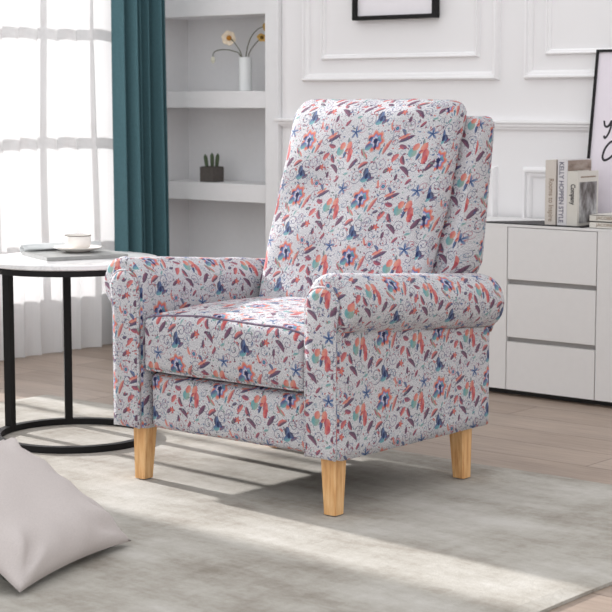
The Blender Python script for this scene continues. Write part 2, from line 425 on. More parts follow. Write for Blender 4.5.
# window wall with two openings
wl = bmesh.new()
def wl_box(v0, v1, z0, z1): box(wl, U0-.15, U0, v0, v1, z0, z1)
wl_box(-2.5, 3.18, FZ, 2.8); wl_box(3.18, 4.22, 2.5, 2.8); wl_box(4.22, 4.34, FZ, 2.8)
wl_box(4.34, 5.37, FZ, .22); wl_box(4.34, 5.37, 2.5, 2.8); wl_box(5.37, 5.95, FZ, 2.8)
struct(part('wall_left', wl, 'wall'))
def window(name, v0, v1, z0, z1, vm, zm, fr=.05):
    bm = bmesh.new(); u0, u1 = U0-.10, U0-.05
    box(bm, u0, u1, v0, v0+fr, z0, z1); box(bm, u0, u1, v1-fr, v1, z0, z1)
    box(bm, u0, u1, v0, v1, z0, z0+fr); box(bm, u0, u1, v0, v1, z1-fr, z1)
    for v in vm: box(bm, u0+.008, u1-.008, v-.017, v+.017, z0+fr, z1-fr)
    for z in zm: box(bm, u0+.009, u1-.009, v0+fr, v1-fr, z-.017, z+.017)
    o = struct(part(name, bm, 'trim'))
    g = part('window_pane', B(U0-.078, U0-.074, v0+.02, v1-.02, z0+.02, z1-.02), 'glass', o)
    return o
window('window_1', 4.34, 5.37, .22, 2.5, (4.62, 4.9, 5.17), (.488, .93, 1.385, 1.84, 2.2))
window('window_2', 3.18, 4.22, FZ, 2.5, (4.02,), ())
# baseboards
struct(part('baseboard_left', B(U0, U0+.015, 4.22, 5.6, FZ, .09, bev=.004), 'trim'))
struct(part('baseboard_left', B(U0, U0+.015, -2.5, 3.18, FZ, .09, bev=.004), 'trim'))
struct(part('baseboard_back', B(-4.83, 1.5, V1-.015, V1, FZ, .11, bev=.004), 'trim'))

# wall mouldings: mitred picture-frame profiles
def moulding(u0, u1, z0, z1, w=.032, d=.02):
    bm = bmesh.new()
    prof = [(0, 0), (.004, d*.6), (w*.25, d), (w*.45, d*.95), (w*.55, d*.5), (w*.8, d*.45), (w, d*.15), (w, 0)]
    cs = [(u0, z0, 1, 1), (u1, z0, -1, 1), (u1, z1, -1, -1), (u0, z1, 1, -1)]
    rings = [[bm.verts.new((u+a*sx, V1-h, z+a*sz)) for a, h in prof] for u, z, sx, sz in cs]
    for i in range(4):
        A, B_ = rings[i], rings[(i+1) % 4]
        for k in range(len(prof)-1): bm.faces.new((A[k], A[k+1], B_[k+1], B_[k]))
    bmesh.ops.recalc_face_normals(bm, faces=bm.faces)
    return bm
k = 1
for a in [(-4.71, -3.738, 1.124, 2.55, .034, .024), (-4.613, -3.831, 1.212, 2.46, .022, .016), (-3.626, -2.5, 1.126, 2.55, .034, .024), (-3.536, -2.59, 1.215, 2.46, .022, .016),
          (-4.71, -3.742, .16, .80, .04, .022), (-3.626, -2.5, .16, .80, .04, .022)]:
    struct(part('trim_%d' % k, moulding(*a), 'trim')); k += 1
rb = B(-4.85, 1.5, V1-.022, V1, .950, .962, bev=.003); box(rb, -4.85, 1.5, V1-.03, V1, .962, .974, bev=.004); box(rb, -4.85, 1.5, V1-.012, V1, .94, .950)
struct(part('trim_%d' % k, rb, 'trim'))

# built-in shelving in the corner
bc = thing('shelving_unit', 'white built-in shelving in the corner between teal curtain and panelled wall', 'shelves', (-5.25, 5.7, FZ))
part('back_panel', B(-5.598, -4.903, 5.82, 5.838, FZ, 2.79), 'shelfpaint', bc)
part('side_panel', B(-4.903, -4.832, 5.575, 5.836, FZ, 2.79, bev=.003), 'shelfpaint', bc)
part('side_panel', B(-5.598, -5.585, 5.6, 5.82, FZ, 2.79), 'shelfpaint', bc)
for z0, z1 in ((.19, .265), (.614, .690), (1.016, 1.088), (1.41, 1.55), (2.0, 2.08)):
    part('shelf', B(-5.585, -4.903, 5.59, 5.82, z0, z1, bev=.002), 'shelfpaint', bc)

# ================================================================== curtains
def cloth(name, v0, v1, u, z0, z1, folds, amp, mat, label, seed, thick=.002, sub=None, warp=.4, nz=14, parent=None):
    bm = bmesh.new(); rnd = random.Random(seed); n = folds*12
    ph = [rnd.uniform(.75, 1.25) for _ in range(folds)]; s = sum(ph); ph = [p/s for p in ph]
    am = [rnd.uniform(.7, 1.2) for _ in range(folds)]
    cum = [0]
    for p in ph: cum.append(cum[-1]+p)
    rows = []
    for j in range(nz+1):
        tz = j/nz; z = z0+(z1-z0)*tz; row = []
        for i in range(n+1):
            f = i/12; k = min(int(f), folds-1); loc = f-k
            s_ = cum[k]+ph[k]*loc
            a = amp*am[k]*(.8+.35*(1-tz))
            du = a*(.5-.5*math.cos(2*PI*loc))
            w = .006*warp*noise.noise(Vector((s_*9, tz*2.5, seed)))*4
            dv = .25*ph[k]*(v1-v0)*math.sin(2*PI*loc)*.6
            row.append(bm.verts.new((u+du+w, v0+(v1-v0)*s_+dv, z)))
        rows.append(row)
    for A, B_ in zip(rows, rows[1:]):
        for i in range(n): bm.faces.new((A[i], A[i+1], B_[i+1], B_[i]))
    o = part(name, bm, mat, parent, smooth=True)
    if thick:
        m = o.modifiers.new('thickness', 'SOLIDIFY'); m.thickness = thick; m.offset = 0
    return o
cu = cloth('curtain', 5.222, 5.488, -5.46, FZ+.006, 2.62, 6, .085, 'teal', '', 3, .004, warp=.3)
solo(cu, 'heavy teal drape hanging in deep folds beside the white shelving', 'curtain')
sh = cloth('curtain', 4.27, 5.32, -5.52, FZ+.004, 2.62, 10, .030, 'sheer', '', 8, 0, warp=1.6)
solo(sh, 'thin white sheer curtain hanging over the bright window', 'curtain')
rod = tube([(-5.46, 4.0, 2.66), (-5.46, 5.52, 2.66)], .012, 12)
solo(part('curtain_rod', rod, 'black', smooth=True), 'black curtain rod carrying the sheer and teal curtains', 'curtain rod')

# ================================================================== pictures
pf = thing('picture_frame', 'thin black picture frame hanging on the panelled wall above the armchair', 'picture', (-4.24, V1-.02, 1.37))
def framebox(u0, u1, z0, z1, v0, v1, w):
    bm = B(u0, u0+w, v0, v1, z0, z1); box(bm, u1-w, u1, v0, v1, z0, z1); box(bm, u0+w, u1-w, v0, v1, z0, z0+w); box(bm, u0+w, u1-w, v0, v1, z1-w, z1)
    return bm
part('frame', framebox(-4.43, -4.02, 1.367, 1.95, V1-.034, V1-.004, .016), 'black', pf)
part('print', B(-4.414, -4.036, V1-.016, V1-.010, 1.383, 1.934), 'mat_grey', pf)
# leaning poster
PA, PB = Vector((-3.302, 5.485, .612)), Vector((-3.302, 5.567, 1.231))
po = thing('picture_frame', 'large black framed poster with handwritten words leaning on the sideboard', 'picture', PA)
ez = (PB-PA).normalized(); eu = Vector((1, 0, 0)); en = eu.cross(ez); PHt = (PB-PA).length; PW = .46
def onposter(bm):
    for v in bm.verts: v.co = PA+eu*v.co.x+ez*v.co.z+en*v.co.y*-1
    return bm
# local x right, z up, y towards the wall
part('frame', onposter(framebox(0, PW, 0, PHt, -.0, .02, .009)), 'black', po)
part('print', onposter(B(.008, PW-.008, .007, .012, .008, PHt-.008)), 'mat_white', po)
def stroke(pts, r):
    bm = tube(smoothcurve([(x, .0062, z) for x, z in pts], 6), r, 6)
    for v in bm.verts: v.co.y = .0068+(v.co.y-.0062)*.15
    return onposter(bm)
def word(name, strokes, lab):
    bm = bmesh.new()
    for pts, r in strokes:
        s = stroke(pts, r); me = bpy.data.meshes.new('t'); s.to_mesh(me); s.free(); bm.from_mesh(me); bpy.data.meshes.remove(me)
    part(name, bm, 'ink', po, label=lab)
zb = .0
word('lettering', [([(.054, .368), (.058, .352), (.066, .346), (.076, .352), (.084, .368)], .0042),
                   ([(.086, .370), (.083, .345), (.076, .322), (.064, .306), (.058, .314)], .0042),
                   ([(.098, .340), (.108, .352), (.116, .344), (.108, .334), (.100, .340)], .003), ([(.122, .352), (.124, .336), (.136, .340), (.140, .354), (.142, .336)], .003)], 'black brush lettering on the poster')
word('lettering', [([(.104, .296), (.086, .290), (.068, .268), (.060, .240), (.068, .226), (.086, .232), (.104, .246)], .0044),
                   ([(.118, .262), (.110, .246), (.120, .234), (.132, .246), (.126, .262)], .003)], 'black brush lettering on the poster')

# ================================================================== sideboard
sb = thing('sideboard', 'low white sideboard with drawers against the panelled wall', 'sideboard', (-3.28, 5.42, FZ))
F = 5.25
part('body', B(-3.85, -2.72, F+.022, 5.575, .012, .600), 'shadow_gap', sb)
part('plinth', B(-3.82, -2.75, F+.05, 5.56, FZ, .012), 'plinth', sb)
part('top', B(-3.852, -2.718, F, 5.58, .600, .609, bev=.001), 'lacquer', sb)
part('door', B(-3.85, -3.4655, F, F+.02, .012, .600, bev=.0015), 'lacquer', sb)
part('door', B(-3.0945, -2.72, F, F+.02, .012, .600, bev=.0015), 'lacquer', sb)
for z0, z1 in ((.012, .186), (.204, .394), (.412, .598)):
    part('drawer', B(-3.4615, -3.0985, F, F+.02, z0, z1, bev=.0015), 'lacquer', sb)
tb = bmesh.new()
vs = [(-3.62, 5.256), (-3.16, 5.256), (-3.16, 5.45), (-3.42, 5.47)]
lo = [tb.verts.new((x, y, .6095)) for x, y in vs]; hi = [tb.verts.new((x, y, .6125)) for x, y in vs]
tb.faces.new(lo[::-1]); tb.faces.new(hi)
for i in range(4): tb.faces.new((lo[i], lo[(i+1) % 4], hi[(i+1) % 4], hi[i]))
solo(part('tray', tb, 'black'), 'thin flat black tray lying under the standing books on the sideboard', 'tray')

# text helper: lettering as a flat mesh
def lettering(txt, size, parent, mat, M4, fit=None, spacing=1, name='lettering', bold=0):
    cu = bpy.data.curves.new('text', 'FONT'); cu.body = txt; cu.size = size; cu.align_x = 'CENTER'; cu.align_y = 'CENTER'; cu.space_character = spacing
    cu.extrude = .0002; cu.offset = bold
    t = bpy.data.objects.new('tmp_text', cu); C.objects.link(t)
    bpy.context.view_layer.update()
    me = bpy.data.meshes.new_from_object(t.evaluated_get(bpy.context.evaluated_depsgraph_get()))
    bpy.data.objects.remove(t); bpy.data.curves.remove(cu)
    bm = bmesh.new(); bm.from_mesh(me); bpy.data.meshes.remove(me)
    xs = [v.co.x for v in bm.verts]; ys = [v.co.y for v in bm.verts]
    cx, cy = (min(xs)+max(xs))/2, (min(ys)+max(ys))/2; s = fit/(max(xs)-min(xs)) if fit else 1
    for v in bm.verts: v.co.x = (v.co.x-cx)*s; v.co.y -= cy
    bm.transform(M4)
    return part(name, bm, mat, parent)
def mat4(o, x, y):
    x = Vector(x); y = Vector(y); z = x.cross(y)
    m = Matrix.Identity(4)
    for i in range(3): m[i][0] = x[i]; m[i][1] = y[i]; m[i][2] = z[i]; m[i][3] = o[i]
    return m

def book(u0, u1, v0, v1, z0, z1, cover, label, group=None, flat=False):
    t = thing('book', label, 'book', ((u0+u1)/2, (v0+v1)/2, z0), group); c = .002
    if flat:
        bm = B(u0, u1, v0, v1, z0, z0+c); box(bm, u0, u1, v0, v1, z1-c, z1); box(bm, u0, u1, v0, v0+c, z0, z1)
        part('cover', bm, cover, t); part('pages', B(u0+.003, u1-.003, v0+c, v1-.003, z0+c, z1-c), 'paper', t)
    else:
        bm = B(u0, u0+c, v0, v1, z0, z1); box(bm, u1-c, u1, v0, v1, z0, z1); box(bm, u0+c, u1-c, v0, v0+c, z0, z1)
        part('cover', bm, cover, t); part('pages', B(u0+c, u1-c, v0+c, v1-.003, z0+.003, z1-.003), 'paper', t)
    return t
Z = .6128; v0 = 5.28
b1 = book(-3.328, -3.285, v0, v0+.17, Z, .840, 'rooms', 'tall beige hardback at the left end of the standing books', 'books standing on the sideboard')
down = lambda u, z: mat4((u, v0-.0004, z), (0, 0, -1), (1, 0, 0))
lettering('Rooms to Inspire', .028, b1, 'spine_brown', down(-3.306, .700), fit=.15, bold=.0003)
b2 = book(-3.277, -3.239, v0, v0+.165, Z, .843, 'kelly', 'tall pale hardback in the middle with large grey capitals on its spine', 'books standing on the sideboard')
lettering('KELLY HOPPEN STYLE', .026, b2, 'spine_blue', down(-3.2615, .728), fit=.212, bold=.0005)
part('cover_picture', B(-3.2391, -3.2385, v0+.004, v0+.160, .78, .840), 'bronze_photo', b2, label='brown photograph on the front cover')
b3 = book(-3.238, -3.196, v0, v0+.140, Z, .803, 'company', 'shorter ivory hardback with a room photograph on its cover, right of the standing books', 'books standing on the sideboard')
lettering('Company', .026, b3, 'ink', down(-3.217, .722), fit=.072, bold=.0007)
part('emblem', lathe([(0, 0), (.009, 0), (.009, .0004), (0, .0004)], (0, 0, 0), 16), 'ink', b3)
em = b3.children[-1]
for v in em.data.vertices:
    w = v.co+ORIG[b3.name]; v.co = Vector((-3.217+w.x, v0-.0004-w.z, .6285+w.y*.8))-ORIG[b3.name]
part('cover_picture', B(-3.1961, -3.1952, v0+.012, v0+.128, .622, .765), 'interior_photo', b3, label='dark interior photograph on the front cover')
part('title_bar', B(-3.1961, -3.1953, v0+.02, v0+.12, .780, .785), 'spine_brown', b3)
s1 = book(-3.140, -2.90, v0-.01, v0+.16, .609, .6325, 'company', 'white book lying flat at the bottom of the pair right of the standing books', 'books lying flat on the sideboard', True)
s2 = book(-3.140, -2.90, v0-.01, v0+.16, .6325, .656, 'company', 'white book lying flat on top of another right of the standing books', 'books lying flat on the sideboard', True)
for t, z in ((s1, .6205), (s2, .6445)):
    lettering('JACOBSEN', .014, t, 'spine_brown', mat4((-3.072, v0-.0104, z), (1, 0, 0), (0, 0, 1)), fit=.085, bold=.0002)

# ================================================================== shelf things
vz = thing('flower_vase', 'slim white cylindrical vase on the upper shelf', 'vase', (-5.113, 5.68, 1.088))
part('body', lathe([(0, 0), (.028, 0), (.0295, .004), (.028, .144), (.0265, .146), (.025, .144), (.025, .01), (0, .01)], (-5.108, 5.68, 1.088)), 'ceramic', vz, True)
def flower(name, label, path, head, kind):
    t = thing(name, label, 'flower', path[0], 'dried flowers in the white vase')
    part('stem', tube(smoothcurve(path, 8), .0022, 6), 'stem', t, True)
    h = Vector(head)
    if kind == 'bud':
        part('bud', lathe([(0, -.02), (.007, -.014), (.0095, -.004), (.007, .008), (0, .014)], h, 14), 'bud', t, True)
        return
    big = kind == 'cream'; R = .032 if big else .021
    nrm = Vector((.5, -.8, -.1)) if kind != 'low' else Vector((.35, -.7, -.55)); nrm.normalize()
    ax = nrm.orthogonal().normalized(); ay = nrm.cross(ax)
    for k in range(6 if big else 5):
        a = 2*PI*k/(6 if big else 5); d = ax*math.cos(a)+ay*math.sin(a); s = nrm.cross(d); bm = bmesh.new(); g = []
        for i in range(5):
            row = []
            for j in range(5):
                x = i/4; y = (j/4-.5)*2; w = R*.62*math.sin(PI*(.12+.8*x))
                row.append(bm.verts.new(h+d*(R*x)+s*(w*y)+nrm*(R*.28*x*x+.12*R*y*y-.0015+.001*(k % 2))))
            g.append(row)
        for i in range(4):
            for j in range(4): bm.faces.new((g[i][j], g[i+1][j], g[i+1][j+1], g[i][j+1]))
        pt = part('petal', bm, 'petal' if big else 'yellow', t, True)
        m = pt.modifiers.new('thickness', 'SOLIDIFY'); m.thickness = .001
    bm = bmesh.new(); bmesh.ops.create_icosphere(bm, subdivisions=2, radius=R*.36, matrix=Matrix.Translation(h+nrm*.004))
    part('flower_centre', bm, 'orange' if big else 'brown', t, True)
VB = (-5.113, 5.68, 1.11)
flower('poppy', 'white poppy with an orange centre, highest bloom on the left of the vase', [(-5.118, 5.68, 1.11), (-5.128, 5.68, 1.235), (-5.16, 5.675, 1.29), (-5.203, 5.685, 1.318)], (-5.203, 5.68, 1.318), 'cream')
flower('poppy', 'yellow poppy with a brown centre, lower of the two right of the vase', [(-5.108, 5.685, 1.11), (-5.10, 5.69, 1.235), (-5.065, 5.69, 1.285), (-5.018, 5.685, 1.315)], (-5.012, 5.68, 1.318), 'low')
flower('poppy', 'yellow poppy with a brown centre, topmost and nearest the shelf post', [(-5.108, 5.675, 1.11), (-5.10, 5.675, 1.235), (-5.08, 5.68, 1.31), (-5.035, 5.68, 1.352), (-4.985, 5.68, 1.362)], (-4.980, 5.68, 1.360), 'yellow')
flower('poppy', 'closed white bud drooping on a bent stem left of the vase', [(-5.12, 5.675, 1.11), (-5.13, 5.675, 1.235), (-5.175, 5.67, 1.262), (-5.24, 5.67, 1.268), (-5.288, 5.675, 1.258), (-5.299, 5.68, 1.235)], (-5.299, 5.68, 1.228), 'bud')

ct = thing('flower_pot', 'dark square concrete pot on the middle shelf', 'pot', (-5.31, 5.68, .690))
pb = B(-5.348, -5.272, 5.642, 5.718, .690, .757, bev=.003)
part('pot_body', pb, 'pot', ct); part('soil', B(-5.342, -5.278, 5.648, 5.712, .757, .7585), 'soil', ct)
cc = thing('cactus', 'three finger-like green cactus stems growing in the dark square pot', 'cactus', (-5.31, 5.68, .7585))
for du, dv, hgt, lean in ((-.019, -.012, .056, -.010), (.001, .002, .062, -.002), (.016, .014, .060, .008)):
    bm = bmesh.new(); seg = 24; rings = []
    for i in range(12):
        t = i/11; r = .0078*(1-max(0, (t-.75)/.25)**2*.95)*(.85+.15*math.sin(PI*t)); z = .757+hgt*t
        rings.append([bm.verts.new((-5.31+du+lean*t+r*(1+.13*math.cos(8*2*PI*k/seg))*math.cos(2*PI*k/seg), 5.68+dv+r*(1+.13*math.cos(8*2*PI*k/seg))*math.sin(2*PI*k/seg), z)) for k in range(seg)])
    for a, b_ in zip(rings, rings[1:]):
        for q in range(seg): bm.faces.new((a[q], a[(q+1) % seg], b_[(q+1) % seg], b_[q]))
    bm.faces.new(rings[-1]); bm.faces.new(rings[0][::-1])
    part('stem', bm, 'cactus', cc, True)

# ================================================================== rug
bm = bmesh.new(); nx, ny = 60, 44; x0, x1, y0, y1 = -4.72, -1.90, 2.05, 4.17
g = {}
for side, z in ((0, FZ+.0005), (1, 0)):
    for i in range(nx+1):
        for j in range(ny+1):
            if side == 0 and 0 < i < nx and 0 < j < ny: continue
            x = x0+(x1-x0)*i/nx; y = y0+(y1-y0)*j/ny
            if i in (0, nx): x += .010*noise.noise(Vector((y*3, 1, 2))); 
            if j in (0, ny): y += .010*noise.noise(Vector((x*3, 7, 2)))
            g[side, i, j] = bm.verts.new((x, y, z-(.004 if side and (i in (0, nx) or j in (0, ny)) else 0)))
for i in range(nx):
    for j in range(ny): bm.faces.new((g[1, i, j], g[1, i+1, j], g[1, i+1, j+1], g[1, i, j+1]))
ring = [(i, 0) for i in range(nx)]+[(nx, j) for j in range(ny)]+[(i, ny) for i in range(nx, 0, -1)]+[(0, j) for j in range(ny, 0, -1)]
for k in range(len(ring)):
    a, b_ = ring[k], ring[(k+1) % len(ring)]
    bm.faces.new((g[0, a[0], a[1]], g[0, b_[0], b_[1]], g[1, b_[0], b_[1]], g[1, a[0], a[1]]))
solo(part('rug', bm, 'rug'), 'large faded beige rug lying on the wooden floor under the armchair', 'rug')

# ================================================================== side table
TC = Vector((-4.02, 3.665, 0))
tt = thing('side_table', 'round marble-topped side table with a black metal frame left of the armchair', 'table', TC)
def annulus(c, r0, r1, z0, z1, seg=72):
    bm = bmesh.new(); R = []
    for r, z in ((r0, z0), (r1, z0), (r1, z1), (r0, z1)):
        R.append([bm.verts.new((c.x+r*math.cos(2*PI*i/seg), c.y+r*math.sin(2*PI*i/seg), z)) for i in range(seg)])
    for a in range(4):
        A, B_ = R[a], R[(a+1) % 4]
        for i in range(seg): bm.faces.new((A[i], A[(i+1) % seg], B_[(i+1) % seg], B_[i]))
    bmesh.ops.recalc_face_normals(bm, faces=bm.faces); return bm
part('tabletop', lathe([(0, .549), (.262, .549), (.267, .552), (.267, .563), (.264, .566), (0, .566)], TC, 72), 'marble', tt)
part('top_ring', annulus(TC, .235, .262, .531, .549), 'black', tt)
part('base_ring', annulus(TC, .228, .252, .0005, .020), 'black', tt)
for a in (195, 142, 30):
    a = math.radians(a); bm = B(-.0125, .0125, -.0125, .0125, .019, .535)
    bm.transform(Matrix.Translation((TC.x+.240*math.cos(a), TC.y+.240*math.sin(a), 0)) @ Matrix.Rotation(a, 4, 'Z'))
    part('leg', bm, 'black', tt)

# magazine, half rolled
TZ = .5664
mg = thing('magazine', 'open grey magazine with a rolled-back page lying on the side table', 'magazine', (-4.05, 3.70, TZ))
q = [(-4.215, 3.630), (-3.985, 3.532), (-3.885, 3.775), (-4.115, 3.868)]
def slab(pts, z0, z1):
    bm = bmesh.new(); lo = [bm.verts.new((x, y, z0)) for x, y in pts]; hi = [bm.verts.new((x, y, z1)) for x, y in pts]
    bm.faces.new(lo[::-1]); bm.faces.new(hi)
    for i in range(len(pts)): bm.faces.new((lo[i], lo[(i+1) % len(pts)], hi[(i+1) % len(pts)], hi[i]))
    return bm
part('pages', slab(q, TZ, TZ+.011), 'magazine', mg, label='grey page block')
A0, A1 = Vector((q[0][0], q[0][1], TZ)), Vector((q[3][0], q[3][1], TZ)); ax = (A1-A0).normalized(); inn = Vector((ax.y, -ax.x, 0))
if inn.dot(Vector((q[1][0], q[1][1], TZ))-A0) < 0: inn = -inn
bm = bmesh.new(); rows = []
for i in range(22):
    a = math.radians(-80-300*i/21*.95); r = .0135+.002*math.sin(i)
    c = Vector((0, 0, .0175))+inn*.004
    rows.append([c+inn*(r*math.cos(a))*1.5+Vector((0, 0, 1))*r*math.sin(a), 0])
pth = [p for p, _ in rows]
V_ = [[bm.verts.new(A0+ax*((A1-A0).length*t)+p) for t in (0, .33, .66, 1)] for p in pth]
for a_, b_ in zip(V_, V_[1:]):
    for i in range(3): bm.faces.new((a_[i], a_[i+1], b_[i+1], b_[i]))
pg = part('rolled_page', bm, 'magpage', mg, True, label='pale page curled into a roll'); m = pg.modifiers.new('thickness', 'SOLIDIFY'); m.thickness = .0015
# cup and saucer
CP = Vector((-4.060, 3.728, TZ+.0113))
sa = thing('saucer', 'white saucer on the magazine under the cup', 'saucer', CP)
part('dish', lathe([(0, 0), (.036, 0), (.040, .003), (.066, .010), (.076, .015), (.0765, .0165), (.070, .0145), (.040, .0065), (0, .005)], CP), 'porcelain', sa, True)
cp = thing('coffee_cup', 'white coffee cup with a thin dark rim line on the saucer', 'cup', CP+Vector((0, 0, .006)))
K = CP+Vector((0, 0, .0065))
part('bowl', lathe([(0, 0), (.026, 0), (.028, .003), (.037, .009), (.0395, .018), (.0405, .046), (.0395, .0465), (.0375, .036), (.035, .016), (.02, .008), (0, .007)], K), 'porcelain', cp, True)
part('rim_line', annulus(K, .0396, .0411, .0440+K.z, .0468+K.z, 40), 'goldline', cp)
hd = [(-.038, .038), (-.050, .041), (-.059, .033), (-.056, .020), (-.046, .013), (-.036, .013)]
dirv = Vector((.55, -.83, 0))
part('handle', tube(smoothcurve([K+dirv*x+Vector((0, 0, z)) for x, z in hd], 6), .0034, 8), 'porcelain', cp, True)

# ================================================================== cushions on the rug
def pillow(hx, hy, t, M4, seed, corner=.10, n=44):
    bm = bmesh.new(); G = {}
    for s in (1, -1):
        for i in range(n+1):
            for j in range(n+1):
                if s < 0 and (i in (0, n) or j in (0, n)): G[s, i, j] = G[1, i, j]; continue
                x = -1+2*i/n; y = -1+2*j/n
                px = x*(1-corner*(1-y*y)*1.0*abs(x)**3*.7); py = y*(1-corner*(1-x*x)*abs(y)**3*.7)
                h = (t if s > 0 else t*.45)*((1-x**4)*(1-y**4))**.62
                h += .006*noise.noise(Vector((x*2.2, y*2.2, seed)))*(1-x*x*.4)*(1-y*y*.4) if abs(x) < 1 and abs(y) < 1 else 0
                # gathers running in from the seams
                ed = (1-abs(x)**10)*(1-abs(y)**10)
                h += .010*math.sin(y*15+seed+3*noise.noise(Vector((y*2, seed, 0))))*max(0, abs(x)-.5)*ed+.010*math.sin(x*13+2+seed+3*noise.noise(Vector((x*2, 5, seed))))*max(0, abs(y)-.5)*ed
                for cx_, cy_ in ((-1, -1), (1, -1), (1, 1)):
                    dx, dy = (x-cx_), (y-cy_); dd = math.hypot(dx, dy); an = math.atan2(abs(dy), abs(dx))
                    h += .012*math.sin(an*9+cx_)*math.exp(-((dd-.38)/.22)**2)*ed
                G[s, i, j] = bm.verts.new(Vector((px*hx, py*hy, s*h)))
    for s in (1, -1):
        for i in range(n):
            for j in range(n):
                f = (G[s, i, j], G[s, i+1, j], G[s, i+1, j+1], G[s, i, j+1]); bm.faces.new(f if s > 0 else f[::-1])
    bm.transform(M4); return bm
PAx, PBx = Vector((-2.927, 2.835, 0)), Vector((-2.797, 2.386, 0))
e1 = (PAx-PBx).normalized(); nn = Vector((-e1.y, e1.x, 0)); al = math.radians(31.5)
e2 = (nn*math.cos(al)+Vector((0, 0, 1))*math.sin(al)); e3 = e1.cross(e2)
if e3.z < 0: e3 = -e3
ctr = (PAx+PBx)/2+e2*.203+Vector((0, 0, .014))
m4 = Matrix.Identity(4)
for i in range(3): m4[i][0] = e1[i]; m4[i][1] = e2[i]; m4[i][2] = e3[i]; m4[i][3] = ctr[i]
tp_ = solo(part('throw_pillow', pillow(.240, .208, .070, m4, 3), 'linen', smooth=True), 'oatmeal linen throw pillow with a dark green back, tilted on the rug', 'pillow')
tp_.data.materials.append(M['darkgreen'])
for i_, f_ in enumerate(tp_.data.polygons):
    if i_ >= len(tp_.data.polygons)//2: f_.material_index = 1

# ================================================================== ARMCHAIR
UC = -3.10
ch = thing('armchair', 'floral upholstered roll-arm armchair with oak legs standing on the rug', 'armchair', (UC, 3.70, 0))
ch.rotation_euler.z = math.radians(.3); ch.location = (UC-.002, 3.70, 0)
BR = .0042
def wr(p, s=7, a=.003, seed=0): return a*noise.noise(Vector((p.x*s, p.y*s, p.z*s+seed)))

# seat cushion
SV0, SV1 = 3.345, 3.93; shy = (SV1-SV0)/2; shz = .079
def seatfn(s, n):
    p = s.copy(); top = max(0, n.z)
    p.z += .030*bumpn(n.x, n.y*.85)*top
    p.y -= .016*bumpn(n.x, n.z)*max(0, -n.y)
    p.z += -.008*abs(n.x)**3*top*max(0, -n.y)
    p.x += .006*n.x*bumpn(n.y, n.z)
    p.z += wr(p, 9, .006, 3)*top*.8; p.y += wr(p, 9, .006, 5)*max(0, -n.y)
    return p+Vector((UC, (SV0+SV1)/2, .392))
sc_ = part('seat_cushion', padded(.290, shy, shz, .022, seatfn, (20, 16, 6), (0, .03)), 'fabric', ch, True)
def edgepts(hx, hy, hz, r, fn, path, off):
    out = []
    for p in path:
        q = Vector([max(-(H-r), min(H-r, c)) for c, H in zip(p, (hx, hy, hz))]); d = Vector(p)-q
        s = q+d.normalized()*(r+off) if d.length > 1e-9 else Vector(p)
        out.append(fn(s, Vector((p[0]/hx, p[1]/hy, p[2]/hz))))
    return out
L = lambda a, b_, n: [a+(b_-a)*i/n for i in range(n+1)]
pth = [(-.290, y, shz) for y in L(shy*.8, -shy, 10)]+[(x, -shy, shz) for x in L(-.282, .282, 30)]+[(.290, y, shz) for y in L(-shy, shy*.8, 10)]
part('piping', tube(edgepts(.290, shy, shz, .022, seatfn, pth, .001), BR*.75, 8, uvs=True), 'welt', sc_, True)
pth = [(-.290, y, -shz) for y in L(shy*.8, -shy, 10)]+[(x, -shy, -shz) for x in L(-.282, .282, 30)]+[(.290, y, -shz) for y in L(-shy, shy*.8, 10)]
part('piping', tube(edgepts(.290, shy, shz, .022, seatfn, pth, .001), BR, 8, uvs=True), 'fabric', sc_, True)

# footrest panel
def footfn(s, n):
    p = s.copy(); p.y -= .014*bumpn(n.x, n.z)*max(0, -n.y); p.y += wr(p, 10, .004, 8)*max(0, -n.y)
    p.z -= .006*abs(n.x)*0
    return p+Vector((UC, 3.400, .228))
part('footrest', padded(.286, .03, .077, .018, footfn, (18, 2, 8), (.12, .08)), 'fabric', ch, True)

# base
part('seat_base', B(UC-.29, UC+.29, 3.43, 4.0, .160, .30), 'fabric', ch)
part('dust_cover', B(UC-.37, UC+.37, 3.43, 4.0, .154, .162), 'underside', ch)

# arms
def arm_profile(t):
    """x from inner face outwards, z up; t = 0 front .. 1 back"""
    dz = -.052*t; pts = []
    for z in L(.150, .50, 10): pts.append((0, z+(dz*max(0, (z-.3)/.2) if z > .3 else 0)))
    cx, cz, R = .074, .546+dz, .077
    for i in range(1, 25):
        a = PI-math.radians(248)*i/24
        pts.append((cx+R*math.cos(a), cz+R*math.sin(a)*(1.0)))
    pts += [(.104, .470+dz*.8), (.103, .462+dz*.75)]
    for z in L(.44, .150, 9): pts.append((.103, z+dz*.7*max(0, (z-.3)/.15) if z > .3 else z))
    return pts
def panel_profile():
    pts = [(.006, z) for z in L(.154, .50, 10)]
    for i in range(1, 19):
        a = PI-math.radians(195)*i/18; pts.append((.057+.051*math.cos(a), .540+.046*math.sin(a)))
    for i in range(1, 6): pts.append((.1065-.0095*math.sin(i/5*PI/2), .528-.07*i/5))
    for z in L(.44, .154, 9): pts.append((.097, z))
    return pts
def inset(pts, d):
    out = []; n = len(pts)
    for i in range(n):
        a = Vector(pts[i-1]); b_ = Vector(pts[i]); c = Vector(pts[(i+1) % n])
        e = (b_-a); f = (c-b_)
        e = e.normalized() if e.length > 1e-7 else Vector((0, 0)); f = f.normalized() if f.length > 1e-7 else Vector((0, 0))
        t = (e+f)
        t = t.normalized() if t.length > 1e-6 else e
        nr = Vector((t.y, -t.x))        # inward for clockwise order
        k = 1/max(.6, nr.dot(Vector((e.y, -e.x))))
        out.append((b_.x+nr.x*d*k, b_.y+nr.y*d*k))
    return out
